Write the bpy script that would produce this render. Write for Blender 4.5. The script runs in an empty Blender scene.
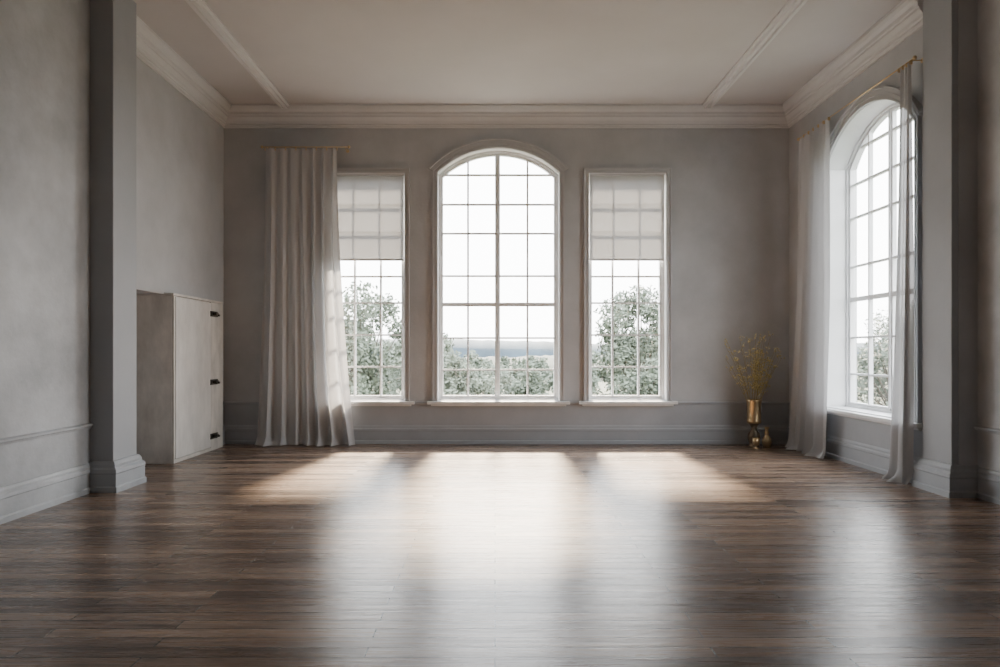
import bpy, bmesh, math, random
from mathutils import Vector, Matrix
random.seed(7)
D=8.2; H=3.95; CAM=1.08; F=697.0
XL=-3.19; XR=3.46; XNL=-3.13; XNR=3.60; YB=-2.5
sc=bpy.context.scene
def ZB(py,y=D): return CAM+(352-py)*y/F
def XB(px,y=D): return (px-495)*y/F

# ---------------------------------------------------------------- materials
def new_mat(name):
    m=bpy.data.materials.new(name); m.use_nodes=True
    nt=m.node_tree; b=nt.nodes["Principled BSDF"]; return m,nt,b
def N(nt,t,**k):
    n=nt.nodes.new(t)
    for a,v in k.items(): setattr(n,a,v)
    return n
def mapped(nt,scale=(1,1,1)):
    tc=N(nt,"ShaderNodeTexCoord"); mp=N(nt,"ShaderNodeMapping"); mp.inputs["Scale"].default_value=scale
    nt.links.new(tc.outputs["Object"],mp.inputs["Vector"]); return mp.outputs["Vector"]
def ramp(nt,fac,stops):
    r=N(nt,"ShaderNodeValToRGB"); e=r.color_ramp.elements
    while len(e)<len(stops): e.new(0.5)
    for i,(p,c) in enumerate(stops):
        e[i].position=p; e[i].color=(c[0],c[1],c[2],1)
    nt.links.new(fac,r.inputs[0]); return r.outputs[0]
def mottled(name,c,var=0.15,scale=1.5,rough=0.6,bump=0.1,metal=0.0,stretch=(1,1,1),bscale=30,spec=0.5):
    m,nt,b=new_mat(name); v=mapped(nt,stretch)
    n=N(nt,"ShaderNodeTexNoise"); n.inputs["Scale"].default_value=scale; n.inputs["Detail"].default_value=8; n.inputs["Roughness"].default_value=0.62
    nt.links.new(v,n.inputs["Vector"])
    lo=[x*(1-var) for x in c]; hi=[min(1,x*(1+var)) for x in c]
    nt.links.new(ramp(nt,n.outputs[0],[(0.3,lo),(0.7,hi)]),b.inputs["Base Color"])
    b.inputs["Roughness"].default_value=rough; b.inputs["Metallic"].default_value=metal
    b.inputs["Specular IOR Level"].default_value=spec
    if bump>0:
        n2=N(nt,"ShaderNodeTexNoise"); n2.inputs["Scale"].default_value=bscale; n2.inputs["Detail"].default_value=5
        nt.links.new(v,n2.inputs["Vector"])
        bp=N(nt,"ShaderNodeBump"); bp.inputs["Strength"].default_value=bump; bp.inputs["Distance"].default_value=0.01
        nt.links.new(n2.outputs[0],bp.inputs["Height"]); nt.links.new(bp.outputs[0],b.inputs["Normal"])
    return m
M_wall=mottled("plaster_wall",(0.465,0.472,0.485),0.14,1.3,0.7,0.14)
M_near=mottled("plaster_near_wall",(0.45,0.463,0.478),0.28,1.4,0.55,0.25)
M_pier=mottled("pier_paint",(0.36,0.375,0.395),0.08,1.2,0.6,0.08)
M_ceil=mottled("ceiling_paint",(0.53,0.515,0.515),0.05,0.8,0.85,0.05)
M_trim=mottled("trim_paint",(0.62,0.62,0.625),0.05,2,0.5,0.03)
M_case=mottled("casing_paint",(0.50,0.505,0.515),0.05,2,0.5,0.03)
M_base=mottled("baseboard_paint",(0.38,0.395,0.42),0.08,2,0.45,0.03)
M_wains=mottled("wainscot_paint",(0.37,0.383,0.405),0.1,2,0.55,0.05)
M_frame=mottled("window_paint",(0.75,0.755,0.76),0.04,3,0.4,0.02)
M_brass=mottled("brass",(0.66,0.50,0.29),0.15,6,0.28,0.03,metal=1.0)
M_dark=mottled("dark_bronze",(0.18,0.14,0.10),0.2,8,0.35,0.05,metal=0.8)
M_iron=mottled("dark_metal",(0.10,0.088,0.076),0.3,10,0.32,0.1,metal=0.9)
M_cab=mottled("weathered_cabinet",(0.66,0.63,0.59),0.22,5,0.55,0.15,stretch=(1,1,0.5))
M_cabd=mottled("weathered_cabinet_door",(0.68,0.665,0.64),0.16,4,0.5,0.12,stretch=(1,1,0.5))
M_bark=mottled("bark",(0.08,0.07,0.055),0.3,8,0.9,0.3)
M_leaf=mottled("leaf",(0.085,0.105,0.075),0.4,1.2,0.7,0)
M_leaf2=mottled("leaf_pale",(0.12,0.14,0.105),0.4,1.2,0.7,0)
M_grass=mottled("meadow",(0.035,0.048,0.028),0.4,0.15,0.9,0)
M_wood=mottled("woodland",(0.022,0.032,0.026),0.6,0.5,0.95,0)
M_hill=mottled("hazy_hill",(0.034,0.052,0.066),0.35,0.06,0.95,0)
M_stem=mottled("dry_stem",(0.36,0.29,0.14),0.2,8,0.8,0)
M_bloom=mottled("dry_bloom",(0.52,0.44,0.20),0.3,30,0.8,0)

def fabric(name,c,trl,transp):
    m,nt,b=new_mat(name); out=nt.nodes["Material Output"]
    v=mapped(nt,(1,1,1)); n=N(nt,"ShaderNodeTexNoise"); n.inputs["Scale"].default_value=220
    nt.links.new(v,n.inputs["Vector"])
    col=ramp(nt,n.outputs[0],[(0.3,[x*0.9 for x in c]),(0.7,c)])
    nt.links.new(col,b.inputs["Base Color"]); b.inputs["Roughness"].default_value=0.85
    t=N(nt,"ShaderNodeBsdfTranslucent"); nt.links.new(col,t.inputs["Color"])
    mx=N(nt,"ShaderNodeMixShader"); mx.inputs[0].default_value=trl
    nt.links.new(b.outputs[0],mx.inputs[1]); nt.links.new(t.outputs[0],mx.inputs[2])
    tr=N(nt,"ShaderNodeBsdfTransparent"); m2=N(nt,"ShaderNodeMixShader"); m2.inputs[0].default_value=transp
    nt.links.new(mx.outputs[0],m2.inputs[1]); nt.links.new(tr.outputs[0],m2.inputs[2])
    nt.links.new(m2.outputs[0],out.inputs[0]); return m
M_curt=fabric("linen_curtain",(0.62,0.615,0.62),0.25,0.01)
M_curt2=fabric("sheer_curtain",(0.60,0.60,0.61),0.2,0.04)
M_blind=fabric("shade_cloth",(0.54,0.54,0.545),0.085,0.008)

def glass():
    m,nt,b=new_mat("window_glass"); out=nt.nodes["Material Output"]
    tr=N(nt,"ShaderNodeBsdfTransparent"); tr.inputs[0].default_value=(0.97,0.98,0.98,1)
    g=N(nt,"ShaderNodeBsdfGlossy"); g.inputs["Roughness"].default_value=0.02
    mx=N(nt,"ShaderNodeMixShader"); mx.inputs[0].default_value=0.05
    nt.links.new(tr.outputs[0],mx.inputs[1]); nt.links.new(g.outputs[0],mx.inputs[2])
    nt.links.new(mx.outputs[0],out.inputs[0]); return m
M_glass=glass()

def floor_mat():
    m,nt,b=new_mat("wood_floor"); v=mapped(nt)
    br=N(nt,"ShaderNodeTexBrick"); br.offset=0.37; br.offset_frequency=2; br.squash=1.0
    br.inputs["Color1"].default_value=(0,0,0,1); br.inputs["Color2"].default_value=(1,1,1,1); br.inputs["Mortar"].default_value=(0.5,0.5,0.5,1)
    br.inputs["Scale"].default_value=1; br.inputs["Mortar Size"].default_value=0.0032; br.inputs["Mortar Smooth"].default_value=0.2
    br.inputs["Brick Width"].default_value=1.25; br.inputs["Row Height"].default_value=0.085
    nt.links.new(v,br.inputs["Vector"])
    sep=N(nt,"ShaderNodeVectorMath",operation='SCALE'); sep.inputs["Scale"].default_value=13.0
    nt.links.new(br.outputs["Color"],sep.inputs[0])
    mp=N(nt,"ShaderNodeMapping"); mp.inputs["Scale"].default_value=(1.6,26,1); nt.links.new(v,mp.inputs["Vector"])
    ad=N(nt,"ShaderNodeVectorMath",operation='ADD'); nt.links.new(mp.outputs[0],ad.inputs[0]); nt.links.new(sep.outputs[0],ad.inputs[1])
    g=N(nt,"ShaderNodeTexNoise"); g.inputs["Scale"].default_value=1.6; g.inputs["Detail"].default_value=8; g.inputs["Roughness"].default_value=0.65
    g.inputs["Distortion"].default_value=0.6
    nt.links.new(ad.outputs[0],g.inputs["Vector"])
    tone=ramp(nt,br.outputs["Color"],[(0,(0.115,0.077,0.056)),(0.5,(0.22,0.150,0.110)),(1,(0.35,0.248,0.182))])
    gr=ramp(nt,g.outputs[0],[(0.3,(0.30,0.285,0.27)),(0.52,(0.95,0.95,0.95)),(0.8,(1.4,1.36,1.3))])
    mul=N(nt,"ShaderNodeMix",data_type='RGBA',blend_type='MULTIPLY'); mul.inputs[0].default_value=1
    nt.links.new(tone,mul.inputs[6]); nt.links.new(gr,mul.inputs[7])
    mo=N(nt,"ShaderNodeMix",data_type='RGBA'); nt.links.new(br.outputs["Fac"],mo.inputs[0]); nt.links.new(mul.outputs[2],mo.inputs[6]); mo.inputs[7].default_value=(0.010,0.008,0.006,1)
    nt.links.new(mo.outputs[2],b.inputs["Base Color"])
    rr=N(nt,"ShaderNodeMapRange"); rr.inputs["To Min"].default_value=0.40; rr.inputs["To Max"].default_value=0.16
    nt.links.new(g.outputs[0],rr.inputs[0]); nt.links.new(rr.outputs[0],b.inputs["Roughness"])
    b.inputs["Specular IOR Level"].default_value=0.40
    hs=N(nt,"ShaderNodeMath",operation='MULTIPLY_ADD'); nt.links.new(br.outputs["Fac"],hs.inputs[0]); hs.inputs[1].default_value=-1.5; nt.links.new(g.outputs[0],hs.inputs[2])
    bp=N(nt,"ShaderNodeBump"); bp.inputs["Strength"].default_value=0.35; bp.inputs["Distance"].default_value=0.004
    nt.links.new(hs.outputs[0],bp.inputs["Height"]); nt.links.new(bp.outputs[0],b.inputs["Normal"])
    return m
M_floor=floor_mat()

# ---------------------------------------------------------------- geometry helpers
class G:
    def __init__(s): s.v=[]; s.f=[]
    def add(s,v,f):
        o=len(s.v); s.v+= [tuple(p) for p in v]; s.f+=[tuple(i+o for i in q) for q in f]
    def box(s,x0,x1,y0,y1,z0,z1):
        v=[(x,y,z) for x in (x0,x1) for y in (y0,y1) for z in (z0,z1)]
        s.add(v,[(0,1,3,2),(4,6,7,5),(0,4,5,1),(2,3,7,6),(0,2,6,4),(1,5,7,3)])
    def boxt(s,T,u0,u1,v0,v1,z0,z1):
        v=[T(x,y,z) for x in (u0,u1) for y in (v0,v1) for z in (z0,z1)]
        s.add(v,[(0,1,3,2),(4,6,7,5),(0,4,5,1),(2,3,7,6),(0,2,6,4),(1,5,7,3)])
    def ring(s,T,o,i,v0,v1):
        n=len(o); V=[T(p[0],v0,p[1]) for p in o]+[T(p[0],v0,p[1]) for p in i]+[T(p[0],v1,p[1]) for p in o]+[T(p[0],v1,p[1]) for p in i]
        F=[]
        for k in range(n):
            j=(k+1)%n
            F+=[(k,j,n+j,n+k),(2*n+k,3*n+k,3*n+j,2*n+j),(k,2*n+k,2*n+j,j),(n+k,n+j,3*n+j,3*n+k)]
        s.add(V,F)
    def prism(s,T,o,v0,v1):
        n=len(o); V=[T(p[0],v0,p[1]) for p in o]+[T(p[0],v1,p[1]) for p in o]
        s.add(V,[tuple(range(n)),tuple(range(2*n-1,n-1,-1))]+[(k,(k+1)%n,n+(k+1)%n,n+k) for k in range(n)])
    def extr(s,P,a0,a1,fn):
        n=len(P); V=[fn(d,z,a0) for d,z in P]+[fn(d,z,a1) for d,z in P]
        s.add(V,[tuple(range(n)),tuple(range(2*n-1,n-1,-1))]+[(k,(k+1)%n,n+(k+1)%n,n+k) for k in range(n)])
    def lathe(s,P,cx,cy,cz,n=40):
        V=[];F=[]
        for r,z in P:
            for k in range(n):
                a=2*math.pi*k/n; V.append((cx+r*math.cos(a),cy+r*math.sin(a),cz+z))
        for i in range(len(P)-1):
            for k in range(n):
                j=(k+1)%n; F.append((i*n+k,i*n+j,(i+1)*n+j,(i+1)*n+k))
        s.add(V,F)
    def tube(s,a,b,ra,rb,n=8):
        a=Vector(a);b=Vector(b);d=(b-a).normalized()
        u=d.orthogonal().normalized(); w=d.cross(u)
        V=[];
        for p,r in ((a,ra),(b,rb)):
            for k in range(n):
                t=2*math.pi*k/n; V.append(p+(u*math.cos(t)+w*math.sin(t))*r)
        s.add(V,[(k,(k+1)%n,n+(k+1)%n,n+k) for k in range(n)]+[tuple(range(n)),tuple(range(2*n-1,n-1,-1))])
def finish(name,g,mat,parent=None,smooth=False,bevel=0,kind=None,label=None,category=None,group=None,keep=False):
    vs=[Vector(v) for v in g.v]
    mn=Vector([min(v[i] for v in vs) for i in range(3)]); mx=Vector([max(v[i] for v in vs) for i in range(3)])
    o=Vector(((mn.x+mx.x)/2,(mn.y+mx.y)/2,mn.z))
    me=bpy.data.meshes.new(name); me.from_pydata([v-o for v in vs],[],g.f)
    bm=bmesh.new(); bm.from_mesh(me)
    if not keep: bmesh.ops.recalc_face_normals(bm,faces=bm.faces)
    bm.to_mesh(me); bm.free()
    if smooth:
        for p in me.polygons: p.use_smooth=True
    me.materials.append(mat)
    ob=bpy.data.objects.new(name,me); sc.collection.objects.link(ob); ob.location=o
    if parent:
        ob.parent=parent; ob.matrix_parent_inverse=Matrix.Translation(-wloc(parent))
    if bevel:
        md=ob.modifiers.new("bev","BEVEL"); md.width=bevel; md.segments=2; md.limit_method='ANGLE'
    WLC[ob.name]=o
    for k,v in (("kind",kind),("label",label),("category",category),("group",group)):
        if v: ob[k]=v
    return ob
WLC={}
def wloc(o): return WLC[o.name]
def empty(name,loc,label=None,category=None,kind=None,group=None):
    e=bpy.data.objects.new(name,None); e.empty_display_size=0.1; sc.collection.objects.link(e); e.location=loc; WLC[e.name]=Vector(loc)
    for k,v in (("kind",kind),("label",label),("category",category),("group",group)):
        if v: e[k]=v
    return e

def arch(c,w,z0,zs,zt,off=0,n=28,zoff=None):
    if zt<=zs+1e-6:
        b=z0-(off if zoff is None else zoff); h=w/2+off
        return [(c-h,b),(c+h,b),(c+h,zs+off),(c-h,zs+off)]
    h=zt-zs; r=((w/2)**2+h*h)/(2*h); cz=zt-r; R=r+off; hw=w/2+off
    a0=math.asin(min(1,hw/R)); b=z0-(off if zoff is None else zoff)
    pts=[(c-hw,b),(c+hw,b)]
    for k in range(n+1):
        a=a0-2*a0*k/n; pts.append((c+R*math.sin(a),cz+R*math.cos(a)))
    return pts
def topz(u,c,w,zs,zt,off):
    if zt<=zs+1e-6: return zs+off
    h=zt-zs; r=((w/2)**2+h*h)/(2*h); cz=zt-r; R=r+off
    return cz+math.sqrt(max(0,R*R-(u-c)**2))

TB=lambda u,v,z:(u,D+v,z)
TR=lambda u,v,z:(XR+v,u,z)

def cut(ob,cutters):
    for c in cutters:
        md=ob.modifiers.new("b","BOOLEAN"); md.object=c; md.operation='DIFFERENCE'; md.solver='EXACT'
    dg=bpy.context.evaluated_depsgraph_get(); dg.update()
    me=bpy.data.meshes.new_from_object(ob.evaluated_get(dg))
    ob.modifiers.clear(); ob.data=me
    for c in cutters: bpy.data.objects.remove(c)

# ---------------------------------------------------------------- window specs
WC=dict(T=TB,c=XB(498.5),w=1.447,z0=0.50,zs=3.19,zt=3.485)
WL_=dict(T=TB,c=-1.518,w=0.93,z0=0.50,zs=3.19,zt=3.19)
WR_=dict(T=TB,c=1.559,w=0.93,z0=0.50,zs=3.19,zt=3.19)
WS=dict(T=TR,c=6.49,w=1.58,z0=0.50,zs=2.98,zt=3.38)

# ---------------------------------------------------------------- room shell
g=G(); g.box(-4.1,4.1,YB-0.1,D+0.35,-0.2,0); finish("floor",g,M_floor,kind="structure")
g=G(); g.box(-4.1,4.1,YB-0.1,D+0.35,H,H+0.2); finish("ceiling",g,M_ceil,kind="structure")
g=G(); g.box(-4.1,4.1,D,D+0.3,0,H); wb=finish("wall_back",g,M_wall,kind="structure")
cs=[]
for s in (WC,WL_,WR_):
    q=G(); q.prism(TB,arch(s['c'],s['w'],s['z0'],s['zs'],s['zt']),-0.2,0.6); cs.append(finish("cutter",q,M_wall))
cut(wb,cs)
g=G(); g.box(XR,XR+0.32,5.2,D,0,H); wr=finish("wall_right",g,M_wall,kind="structure")
q=G(); q.prism(TR,arch(WS['c'],WS['w'],WS['z0'],WS['zs'],WS['zt']),-0.2,0.6); cut(wr,[finish("cutter",q,M_wall)])
NZ=1.655
g=G(); g.box(XL-0.5,XL,5.6,D,NZ,H); g.box(XL-0.5,XL-0.31,5.6,D,0,NZ); g.box(XL-0.31,XL,7.95,D,0,NZ); g.box(XL-0.31,XL,5.6,6.715,1.638,NZ)
finish("wall_left",g,M_wall,kind="structure")
g=G(); g.box(XNL-0.5,XNL,YB,5.39,0,H); finish("wall_near_left",g,M_near,kind="structure")
g=G(); g.box(XNR,XNR+0.3,YB,5.21,0,H); finish("wall_near_right",g,M_near,kind="structure")
g=G(); g.box(-4.1,4.1,YB-0.1,YB,0,H); finish("wall_front",g,M_near,kind="structure")
PLx=-2.95; PRx=3.41
g=G(); g.box(XNL-0.5,PLx,5.385,5.74,0,H); finish("wall_pier_left",g,M_pier,kind="structure",bevel=0.006)
g=G(); g.box(PRx,XNR+0.3,5.205,5.56,0,H); finish("wall_pier_right",g,M_pier,kind="structure",bevel=0.006)

BP=[(0,0),(0.035,0),(0.035,0.035),(0.025,0.045),(0.025,0.15),(0.032,0.158),(0.030,0.178),(0.018,0.19),(0.018,0.205),(0.010,0.222),(0,0.225)]
BPP=[(0,0),(0.055,0),(0.055,0.04),(0.045,0.05),(0.045,0.14),(0.05,0.15),(0.045,0.175),(0.028,0.19),(0.028,0.21),(0.014,0.235),(0,0.24)]
fb=lambda d,z,a:(a,D-d,z); fl=lambda d,z,a:(XL+d,a,z); fr=lambda d,z,a:(XR-d,a,z)
fnl=lambda d,z,a:(XNL+d,a,z); fnr=lambda d,z,a:(XNR-d,a,z); ffr=lambda d,z,a:(a,YB+d,z)
def prof(name,P,a0,a1,fn,mat,**k):
    g=G(); g.extr(P,a0,a1,fn); return finish(name,g,mat,kind="structure",**k)
prof("baseboard_back",BP,XL,XR,fb,M_base)
prof("baseboard_right",BP,5.56,D,fr,M_base)
prof("baseboard_left",BP,7.97,D,fl,M_base)
prof("baseboard_niche",BP,5.74,6.72,lambda d,z,a:(XL-0.31+d,a,z),M_base)
prof("baseboard_near_left",BP,YB,5.385,fnl,M_near)
prof("baseboard_near_right",BP,YB,5.205,fnr,M_base)
prof("baseboard_front",BP,XNL,XNR,ffr,M_base)
def pier_base(name,x0,x1,y0,y1):
    g=G()
    V=[];F=[]
    P=[(d,z) for d,z in BPP if True]
    for d,z in P: V+=[(x0-d,y0-d,z),(x1+d,y0-d,z),(x1+d,y1+d,z),(x0-d,y1+d,z)]
    for i in range(1,len(P)-1):
        for k in range(4):
            j=(k+1)%4; F.append((i*4+k,i*4+j,(i+1)*4+j,(i+1)*4+k))
    g.add(V,F); finish(name,g,M_pier,kind="structure")
pier_base("baseboard_pier_left",XNL-0.3,PLx,5.385,5.74)
pier_base("baseboard_pier_right",PRx,XNR+0.2,5.205,5.56)
g=G(); g.box(XL,XR,D-0.008,D,0,0.47); t=finish("trim_1",g,M_wains,kind="structure")
g=G(); g.box(XR-0.008,XR,5.56,D,0,0.47); finish("trim_2",g,M_wains,kind="structure")
RP=[(0,0.455),(0.012,0.455),(0.014,0.468),(0.026,0.474),(0.026,0.488),(0.012,0.495),(0,0.497)]
def gaps(fn,name,segs,mat):
    g=G()
    for a,b in segs: g.extr(RP,a,b,fn)
    finish(name,g,mat,kind="structure")
gaps(fb,"trim_3",[(XL,XR)],M_base)
gaps(fr,"trim_4",[(5.56,D)],M_base)
RP=[(d,z+0.035) for d,z in RP]
gaps(fnl,"trim_5",[(YB,5.385)],M_near); gaps(fnr,"trim_6",[(YB,5.205)],M_base)
z=H
CP=[(0,z-0.238),(0.018,z-0.238),(0.02,z-0.215),(0.03,z-0.21),(0.03,z-0.195),(0.045,z-0.188),(0.05,z-0.165),(0.062,z-0.145),(0.075,z-0.13),(0.075,z-0.112),(0.088,z-0.105),(0.09,z-0.075),(0.1,z-0.07),(0.118,z-0.055),(0.13,z-0.03),(0.135,z-0.028),(0.135,z),(0,z)]
prof("trim_7",CP,XL,XR,fb,M_trim)
prof("trim_8",CP,5.74,D,fl,M_trim)
prof("trim_9",CP,5.56,D,fr,M_trim)
for nm,cx in (("trim_10",XB(284,8.07)),("trim_11",XB(708,8.07))):
    g=G(); P=[(-0.07,H),(-0.07,H-0.02),(-0.045,H-0.025),(-0.04,H-0.05),(-0.015,H-0.05),(-0.01,H-0.03),(0.01,H-0.03),(0.015,H-0.05),(0.04,H-0.05),(0.045,H-0.025),(0.07,H-0.02),(0.07,H)]
    g.extr(P,YB,D-0.12,lambda d,z,a:(cx+d,a,z)); finish(nm,g,M_trim,kind="structure")

# ---------------------------------------------------------------- windows
def build_window(nm,s,cols,thick_cols,rows,thick_rows,fv=0.09,hood=False,sash=0.045):
    T,c,w,z0,zs,zt=(s[k] for k in('T','c','w','z0','zs','zt'))
    A=lambda off,zoff=None: arch(c,w,z0,zs,zt,off,zoff=zoff)
    g=G()
    g.ring(T,A(0),A(-0.035),fv,fv+0.09)
    g.ring(T,A(-0.03),A(-0.035-sash*0.6),fv+0.02,fv+0.07)
    lo=z0+0.04; 
    for u,t in [(x,0.011) for x in cols]+[(x,0.030) for x in thick_cols]:
        g.boxt(T,u-t,u+t,fv+0.025,fv+0.065,lo,topz(u,c,w,zs,zt,-0.03))
        if t>0.02: g.boxt(T,u-0.012,u+0.012,fv+0.008,fv+0.04,lo,topz(u,c,w,zs,zt,-0.03))
    for zz,t in [(x,0.010) for x in rows]+[(x,0.022) for x in thick_rows]:
        g.boxt(T,c-w/2+0.03,c+w/2-0.03,fv+0.028,fv+0.062,zz-t,zz+t)
    wo=finish(nm,g,M_frame,kind="structure")
    g=G(); o=A(-0.033); g.add([T(p[0],fv+0.045,p[1]) for p in o],[tuple(range(len(o)))]); finish("glass",g,M_glass,parent=wo)
    g=G(); g.ring(T,A(0.0),A(-0.012),-0.004,fv+0.02); finish("window_lining",g,M_frame,parent=wo)
    g=G(); g.ring(T,A(0.05,0),A(-0.006,0),-0.022,0.0); g.ring(T,A(0.05,0),A(0.034,0),-0.036,-0.018); g.ring(T,A(0.008,0),A(-0.008,0),-0.030,-0.018)
    if hood:
        o=arch(c,w,z0,zs,zt,0.10); i=arch(c,w,z0,zs,zt,0.05)
        o=o[2:]; i=i[2:]
        n=len(o)
        for k in range(n-1):
            for (oo,ii,v0,v1) in ((1.0,0.0,-0.03,0),(1.0,0.62,-0.05,-0.028)):
                def L(a,b,t): return (b[0]+(a[0]-b[0])*t,b[1]+(a[1]-b[1])*t)
                q=[L(o[k],i[k],ii),L(o[k],i[k],oo),L(o[k+1],i[k+1],oo),L(o[k+1],i[k+1],ii)]
                g.prism(T,q,v0,v1)
    finish("casing",g,M_case,parent=wo)
    g=G(); g.boxt(T,c-w/2-0.11,c+w/2+0.11,-0.075,fv,z0-0.032,z0+0.003); g.boxt(T,c-w/2-0.07,c+w/2+0.07,-0.035,0,z0-0.055,z0-0.03)
    finish("window_sill",g,M_frame,parent=wo,bevel=0.005)
    return wo
c=WC['c']; yy=8.32
rowsC=[ZB(p,yy) for p in (175,204.5,233.5,276,338,370)]
w1=build_window("window_1",WC,[XB(468,yy),XB(527.5,yy)],[XB(497.5,yy)],rowsC,[ZB(304.5,yy)],hood=True)
rs=[ZB(p,yy) for p in (205,232,276.5,303,335,367)]
w2=build_window("window_2",WL_,[-1.518-0.155,-1.518+0.155],[],rs,[])
w3=build_window("window_3",WR_,[1.559-0.155,1.559+0.155],[],rs,[])
w4=build_window("window_4",WS,[6.49-0.385,6.49+0.385],[6.49],[x*0.985 for x in rowsC],[1.62],fv=0.2,hood=True)
g=G(); cx=XB(497.5,yy); g.boxt(TB,cx-0.012,cx+0.012,0.085,0.1,1.18,1.30); g.boxt(TB,cx-0.006,cx+0.006,0.06,0.085,1.2,1.26)
finish("window_catch",g,M_trim,parent=w1)

# ---------------------------------------------------------------- roman shades
def shade(cx):
    e=empty("window_shade",(cx,D+0.03,2.15),label="pale grey roman shade half lowered over a window",category="window shade",group="roman shades on the back windows")
    zt=3.165; zb=ZB(259,D+0.03); hw=0.44; nz=64; nx=6
    V=[];Fc=[]
    for i in range(nz+1):
        z=zt+(zb-zt)*i/nz; f=i/nz*3.0
        v=0.035-0.012*abs(math.sin(math.pi*f))**0.6
        for k in range(nx+1): V.append((cx-hw+2*hw*k/nx,D+v,z))
    for i in range(nz):
        for k in range(nx): a=i*(nx+1)+k; Fc.append((a,a+1,a+nx+2,a+nx+1))
    g=G(); g.add(V,Fc); finish("shade_cloth",g,M_blind,parent=e,smooth=True)
    g=G(); g.box(cx-hw,cx+hw,D+0.008,D+0.06,zt,zt+0.02); finish("headrail",g,M_trim,parent=e)
    g=G(); g.box(cx-hw,cx+hw,D+0.022,D+0.046,zb-0.02,zb+0.004)
    finish("bottom_bar",g,M_trim,parent=e)
shade(-1.518); shade(1.559)

# ---------------------------------------------------------------- curtains
def curtain(fn,top,bot,z0,z1,off,folds,amp,mat,label,seed,power=1.6):
    rnd=random.Random(seed); ph=[rnd.uniform(0,6.28) for _ in range(6)]
    e=empty("curtain",fn((bot[0]+bot[1])/2,off,0.0),label=label,category="curtain",group="long curtains beside the windows")
    nu=260; nz=70; V=[];Fc=[]
    for i in range(nz+1):
        q=i/nz; z=z1+(z0-z1)*q; s=q**power
        a0=top[0]+(bot[0]-top[0])*s; a1=top[1]+(bot[1]-top[1])*s
        for k in range(nu+1):
            t=k/nu
            tt=t+0.018*math.sin(3*q+ph[0]+5*t)+0.010*math.sin(9*t+ph[1]+4*q)
            A=amp*(0.45+0.75*q)*(0.75+0.35*math.sin(7*t+ph[2]))
            w=math.sin(2*math.pi*folds*tt+ph[3])+0.28*math.sin(2*math.pi*folds*1.9*tt+ph[4]+1.5*q)
            o=off+A*w+ (0.10*((q-0.97)/0.03)**2 if q>0.97 else 0)*(0.5+0.5*math.sin(11*t+ph[5]))
            a=a0+(a1-a0)*t+0.25*A*math.cos(2*math.pi*folds*tt+ph[3])
            V.append(fn(a,o,z))
    for i in range(nz):
        for k in range(nu): x=i*(nu+1)+k; Fc.append((x,x+1,x+nu+2,x+nu+1))
    g=G(); g.add(V,Fc); ob=finish("curtain_fabric",g,mat,parent=e,smooth=True)
    n=folds
    for k in range(n+1):
        a=top[0]+(top[1]-top[0])*k/n; g=G(); g.boxt(lambda u,v,z:fn(u,v,z),a-0.004,a+0.004,off-0.012,off+0.012,z1-0.02,z1+0.012)
        finish("curtain_hook",g,M_brass,parent=e)
FB=lambda a,o,z:(a,D-o,z); FR=lambda a,o,z:(XR-o,a,z)
yc=8.03
rodz=ZB(147,yc)
curtain(FB,(XB(265,yc),XB(337,yc)),(XB(257,yc),XB(356,yc)),0.012,rodz-0.02,0.17,7,0.05,M_curt,"long grey linen curtain hanging beside a shaded window",3,power=2.0)
def rod(fn,a0,a1,off,z,label):
    e=empty("curtain_rod",fn((a0+a1)/2,off,z),label=label,category="curtain rod",group="brass curtain rods")
    g=G(); g.tube(fn(a0,off,z),fn(a1,off,z),0.006,0.006,12); finish("rod",g,M_brass,parent=e,smooth=True)
    for a in (a0,a1):
        g=G(); p=fn(a,off,z); g.lathe([(0.0,-0.018),(0.011,-0.014),(0.017,0),(0.011,0.014),(0.0,0.018)],p[0],p[1],p[2],16); finish("finial",g,M_brass,parent=e,smooth=True)
    for a in (a0+0.05,a1-0.05):
        g=G(); g.tube(fn(a,off,z),fn(a,-0.0,z),0.005,0.005,8); g.tube(fn(a,0.012,z),fn(a,0.0,z),0.02,0.02,12); finish("bracket",g,M_brass,parent=e)
rod(FB,XB(262,yc),XB(349,yc),0.17,rodz,"slim brass curtain rod above a linen curtain")
rod(FR,5.58,7.72,0.10,3.435,"slim brass curtain rod above the arched side window")
curtain(FR,(6.95,7.62),(6.98,7.92),0.012,3.41,0.13,6,0.052,M_curt2,"sheer grey curtain by the corner edge of an arched window",5)
curtain(FR,(5.60,5.76),(5.60,5.93),0.012,3.41,0.12,3,0.032,M_curt2,"narrow gathered grey curtain hanging beside the pier",9)

# ---------------------------------------------------------------- cabinet
cx0,cx1,cy0,cy1,ch=XL-0.285,-3.10,6.73,7.94,1.65
e=empty("cabinet",((cx0+cx1)/2,(cy0+cy1)/2,0),label="tall weathered grey-beige wooden cabinet with dark metal latches",category="cabinet")
g=G(); g.box(cx0,cx1-0.02,cy0,cy1,0.0,ch-0.025); finish("body",g,M_cab,parent=e,bevel=0.004)
g=G(); g.box(cx0,cx1,cy0-0.008,cy1+0.008,ch-0.025,ch); finish("top_panel",g,M_cab,parent=e,bevel=0.004)
g=G(); g.box(cx1-0.02,cx1,cy0,cy0+0.03,0.0,ch-0.027); g.box(cx1-0.02,cx1,cy1-0.33,cy1,0.0,ch-0.027); g.box(cx1-0.02,cx1,cy0+0.03,cy1-0.33,0.0,0.035); finish("face_frame",g,M_cab,parent=e,bevel=0.003)
g=G(); g.box(cx1-0.018,cx1+0.004,cy0+0.036,cy1-0.338,0.04,ch-0.034); door=finish("door",g,M_cabd,parent=e,bevel=0.004)
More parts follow.
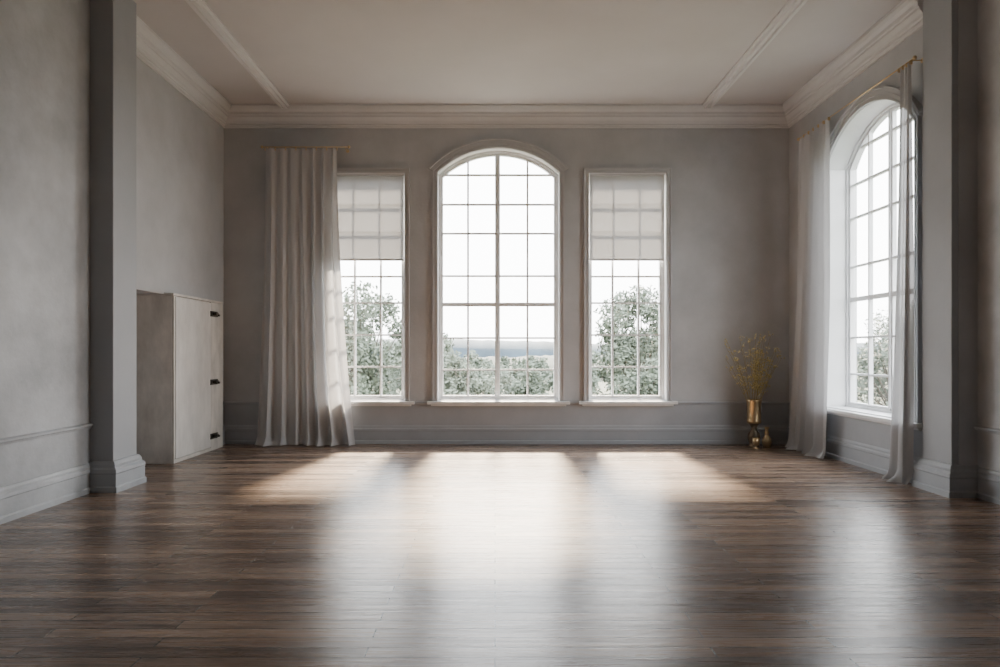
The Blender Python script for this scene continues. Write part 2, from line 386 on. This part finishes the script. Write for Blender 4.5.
for zz in (ZB(314,7.65),ZB(382,7.65),ZB(436,7.65)):
    g=G(); yl=cy1-0.34
    g.box(cx1+0.003,cx1+0.012,yl-0.02,yl+0.17,zz-0.03,zz+0.03)
    g.box(cx1+0.010,cx1+0.03,yl+0.03,yl+0.15,zz-0.010,zz+0.014)
    g.tube((cx1+0.01,yl+0.04,zz),(cx1+0.055,yl+0.04,zz),0.014,0.022,14)
    g.tube((cx1+0.01,yl+0.15,zz-0.01),(cx1+0.04,yl+0.15,zz-0.01),0.012,0.012,12)
    finish("latch",g,M_iron,parent=door,bevel=0.002)

# ---------------------------------------------------------------- vases
vx,vy=XB(754,7.93),7.93
e=empty("vase",(vx,vy,0),label="tall brass vase with a cylindrical cup on a dark bulbous foot",category="vase")
g=G(); g.lathe([(0,0.0),(0.062,0.0),(0.066,0.012),(0.05,0.03),(0.062,0.07),(0.072,0.11),(0.062,0.155),(0.036,0.19),(0.030,0.22),(0.045,0.25),(0.062,0.27),(0.0,0.272)],vx,vy,0)
finish("foot",g,M_dark,parent=e,smooth=True)
g=G(); g.lathe([(0,0.272),(0.072,0.272),(0.078,0.285),(0.078,0.30),(0.075,0.31),(0.079,0.50),(0.085,0.52),(0.085,0.54),(0.079,0.54),(0.073,0.50),(0.068,0.32),(0,0.31)],vx,vy,0)
finish("cup",g,M_brass,parent=e,smooth=True)
sx,sy=XB(766,7.90),7.88
e=empty("small_vase",(sx,sy,0),label="small brass bottle vase beside the tall vase",category="vase")
g=G(); g.lathe([(0,0),(0.035,0),(0.045,0.02),(0.052,0.06),(0.048,0.10),(0.028,0.13),(0.018,0.15),(0.017,0.20),(0.024,0.225),(0.030,0.23),(0.022,0.232),(0.012,0.20),(0,0.19)],sx,sy,0)
finish("body",g,M_brass,parent=e,smooth=True)
g=G(); g.lathe([(0.019,0.148),(0.022,0.155),(0.022,0.175),(0.018,0.18)],sx,sy,0)
finish("collar",g,M_brass,parent=e,smooth=True)
sx2,sy2=vx-0.03,vy-0.14
e=empty("candle_cup",(sx2,sy2,0),label="low gold cup standing in front of the tall vase",category="cup")
g=G(); g.lathe([(0,0),(0.034,0),(0.034,0.006),(0.012,0.014),(0.011,0.03),(0.034,0.045),(0.040,0.07),(0.040,0.12),(0.036,0.12),(0.035,0.07),(0,0.05)],sx2,sy2,0,28)
finish("body",g,M_brass,parent=e,smooth=True)
g=G(); g.lathe([(0,0.075),(0.0355,0.075),(0.036,0.11),(0,0.112)],sx2,sy2,0,28); finish("wax",g,M_trim,parent=e)
e=empty("dried_flowers",(vx,vy,0.32),label="airy bunch of dried yellow flower sprigs standing in a brass vase",category="dried flowers")
rnd=random.Random(4); gs=G(); gb=G()
for i in range(36):
    ang=rnd.uniform(0,6.283); rr=rnd.uniform(0.02,0.36); hh=rnd.uniform(0.42,0.84)
    bx=vx+0.03*math.cos(ang); by=vy+0.03*math.sin(ang)
    ex=vx+rr*math.cos(ang)*0.95-0.02; ey=vy+rr*math.sin(ang)*0.5-0.03
    prev=Vector((bx,by,0.33)); K=6; pts=[prev]
    for k in range(1,K+1):
        q=k/K; p=Vector((bx+(ex-bx)*q**1.5+rnd.uniform(-.006,.006),by+(ey-by)*q**1.5,0.33+(hh+0.0)*q+0.10*q))
        gs.tube(prev,p,0.0024,0.0018,5); prev=p; pts.append(p)
    for k in range(3,K+1):
        for _ in range(3):
            d=Vector((rnd.uniform(-1,1),rnd.uniform(-1,1),rnd.uniform(0.1,1.2))).normalized()*rnd.uniform(0.02,0.07)
            b=pts[k]+d*0.9
            if b.y>D-0.03: b.y=D-0.03
            gs.tube(pts[k]-Vector((0,0,.005)),b,0.0012,0.001,4)
            for __ in range(3):
                r=rnd.uniform(0.004,0.0085); c0=b+Vector((rnd.uniform(-.012,.012),rnd.uniform(-.012,.012),rnd.uniform(-.01,.015)))
                gb.add([c0+Vector(v)*r for v in((1,0,0),(-1,0,0),(0,1,0),(0,-1,0),(0,0,1.3),(0,0,-1))],[(0,2,4),(2,1,4),(1,3,4),(3,0,4),(2,0,5),(1,2,5),(3,1,5),(0,3,5)])
finish("stems",gs,M_stem,parent=e); finish("blooms",gb,M_bloom,parent=e)

# ---------------------------------------------------------------- outdoors
GZ=-1.6
g=G(); g.box(-260,260,D+0.6,420,GZ-0.3,GZ); finish("ground",g,M_grass,kind="structure")
g=G(); g.box(4.4,260,-60,D+0.6,GZ-0.3,GZ); finish("ground_side",g,M_grass,kind="structure")
def hills(name,y,x0,x1,base,top,mat,seed,lab,rough=0.0,n=160):
    r=random.Random(seed); ph=[r.uniform(0,6) for _ in range(5)]; V=[];Fc=[]
    for i in range(n+1):
        x=x0+(x1-x0)*i/n; t=i/n
        h=base+(top-base)*(0.6+0.25*math.sin(9*t+ph[0])+0.12*math.sin(23*t+ph[1])+0.05*math.sin(61*t+ph[2]))+r.uniform(-1,1)*rough
        V+=[(x,y,GZ-1),(x,y+5,h*0.5+GZ*0.5),(x,y+18,h*0.85+r.uniform(-1,1)*rough),(x,y+40,h),(x,y+80,GZ-1)]
    for i in range(n):
        for k in range(4): a=i*5+k; Fc.append((a,a+1,a+6,a+5))
    g=G(); g.add(V,Fc); finish(name,g,mat,smooth=True,label=lab,category="hills")
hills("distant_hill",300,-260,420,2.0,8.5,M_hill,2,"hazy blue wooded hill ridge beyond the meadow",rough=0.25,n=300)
hills("wooded_hill",60,-90,170,-1.0,0.6,M_wood,6,"low wooded rise in front of the ridge",rough=0.14,n=420)
def tree(x,y,top,rad,low,mat,n,seed,ls=0.075,name="tree",label=None,nb=44):
    r=random.Random(seed)
    e=empty(name,(x,y,GZ),label=label or "leafy pale green garden tree outside the window",category="tree",group="garden trees outside")
    g=G(); ht=(top-GZ)
    g.tube((x,y,GZ),(x+r.uniform(-.1,.1),y,GZ+ht*0.45),0.10,0.07,8)
    blobs=[]
    for i in range(nb):
        while True:
            p=Vector((r.uniform(-1,1),r.uniform(-1,1),r.uniform(-1,1)))
            if p.length<1: break
        cz=(top+low)/2; hz=(top-low)/2
        wz=1.0-0.35*max(0,p.z)
        b=Vector((x+p.x*rad*wz,y+p.y*rad*wz,cz+p.z*hz*0.9)); blobs.append((b,r.uniform(0.22,0.42)*rad*0.75))
        g.tube((x,y,GZ+ht*r.uniform(0.25,0.45)),b,0.03,0.008,5)
    finish("trunk",g,M_bark,parent=e)
    g=G()
    for i in range(n):
        b,br=r.choice(blobs); d=Vector((r.gauss(0,1),r.gauss(0,1),r.gauss(0,1))).normalized()
        p=b+d*br*r.uniform(0.4,1.15)
        a=Vector((r.gauss(0,1),r.gauss(0,1),r.gauss(0,1))).normalized(); c_=a.orthogonal().normalized()
        s=ls*r.uniform(0.6,1.3)
        g.add([p-a*s,p+c_*s*0.5,p+a*s,p-c_*s*0.5],[(0,1,2,3)])
    finish("foliage",g,mat,parent=e,keep=True)
tree(-3.0,15.5,2.75,1.35,-0.8,M_leaf,12000,1,ls=0.06)
tree(-2.2,19.5,2.1,1.3,-0.9,M_leaf2,6500,2)
tree(3.2,15.5,2.65,1.35,-0.8,M_leaf,12000,3,ls=0.06)
tree(4.6,19.0,2.2,1.2,-0.8,M_leaf2,5500,4)
tree(-0.75,16.0,1.05,0.8,-1.2,M_leaf2,6500,5,ls=0.055,name="shrub",label="rounded garden shrub below the arched window")
tree(-0.1,19.5,0.9,0.8,-1.2,M_leaf2,4500,6,ls=0.055,name="shrub",label="airy upright garden shrub below the arched window")
tree(0.8,16.5,0.7,0.7,-1.2,M_leaf,6500,8,ls=0.055,name="shrub",label="rounded garden shrub below the arched window")
rt=random.Random(12)
for i in range(9):
    tree(-7+i*1.9+rt.uniform(-.3,.3),38+(i%2)*6,rt.uniform(0.2,1.2),1.5,-1.5,M_leaf,2200,40+i,ls=0.14,label="distant pale green tree across the meadow",nb=24)
tree(8.6,14.6,1.7,1.0,-0.9,M_leaf,6500,9,ls=0.06)
tree(10.8,18.0,2.4,1.3,-0.8,M_leaf2,7000,10,ls=0.06)
tree(13.2,21.5,2.4,1.4,-0.8,M_leaf,6000,11)

# ---------------------------------------------------------------- light
w=bpy.data.worlds.new("World"); sc.world=w; w.use_nodes=True
nt=w.node_tree; bg=nt.nodes["Background"]
tc=N(nt,"ShaderNodeTexCoord"); sp=N(nt,"ShaderNodeSeparateXYZ"); nt.links.new(tc.outputs["Generated"],sp.inputs[0])
c_=ramp(nt,sp.outputs[2],[(0.0,(1.0,0.99,0.98)),(0.25,(0.98,0.99,1.0)),(1,(0.84,0.90,1.0))])
nt.links.new(c_,bg.inputs[0]); bg.inputs[1].default_value=14.5
sun=bpy.data.lights.new("sun","SUN"); sun.energy=50; sun.angle=math.radians(8); sun.color=(1,0.83,0.62)
so=bpy.data.objects.new("sun",sun); sc.collection.objects.link(so)
so.rotation_euler=Vector((-0.02,-0.8,-0.60)).to_track_quat('-Z','Y').to_euler()
def portal(loc,rot,sx,sy):
    l=bpy.data.lights.new("window_portal","AREA"); l.shape='RECTANGLE'; l.size=sx; l.size_y=sy; l.cycles.is_portal=True
    o=bpy.data.objects.new("window_portal",l); sc.collection.objects.link(o); o.location=loc; o.rotation_euler=rot
for s in (WC,WL_,WR_):
    portal((s['c'],D+0.29,(s['z0']+s['zt'])/2),(math.radians(-90),0,0),s['w'],s['zt']-s['z0'])
portal((XR+0.31,WS['c'],(WS['z0']+WS['zt'])/2),(0,math.radians(90),0),WS['zt']-WS['z0'],WS['w'])

# ---------------------------------------------------------------- camera
cd=bpy.data.cameras.new("camera"); cd.lens=F*36/1000; cd.sensor_width=36; cd.shift_x=0.005; cd.shift_y=0.0185
co=bpy.data.objects.new("camera",cd); sc.collection.objects.link(co); co.location=(0,0,CAM); co.rotation_euler=(math.radians(90),0,0)
cd.clip_end=1000; sc.camera=co
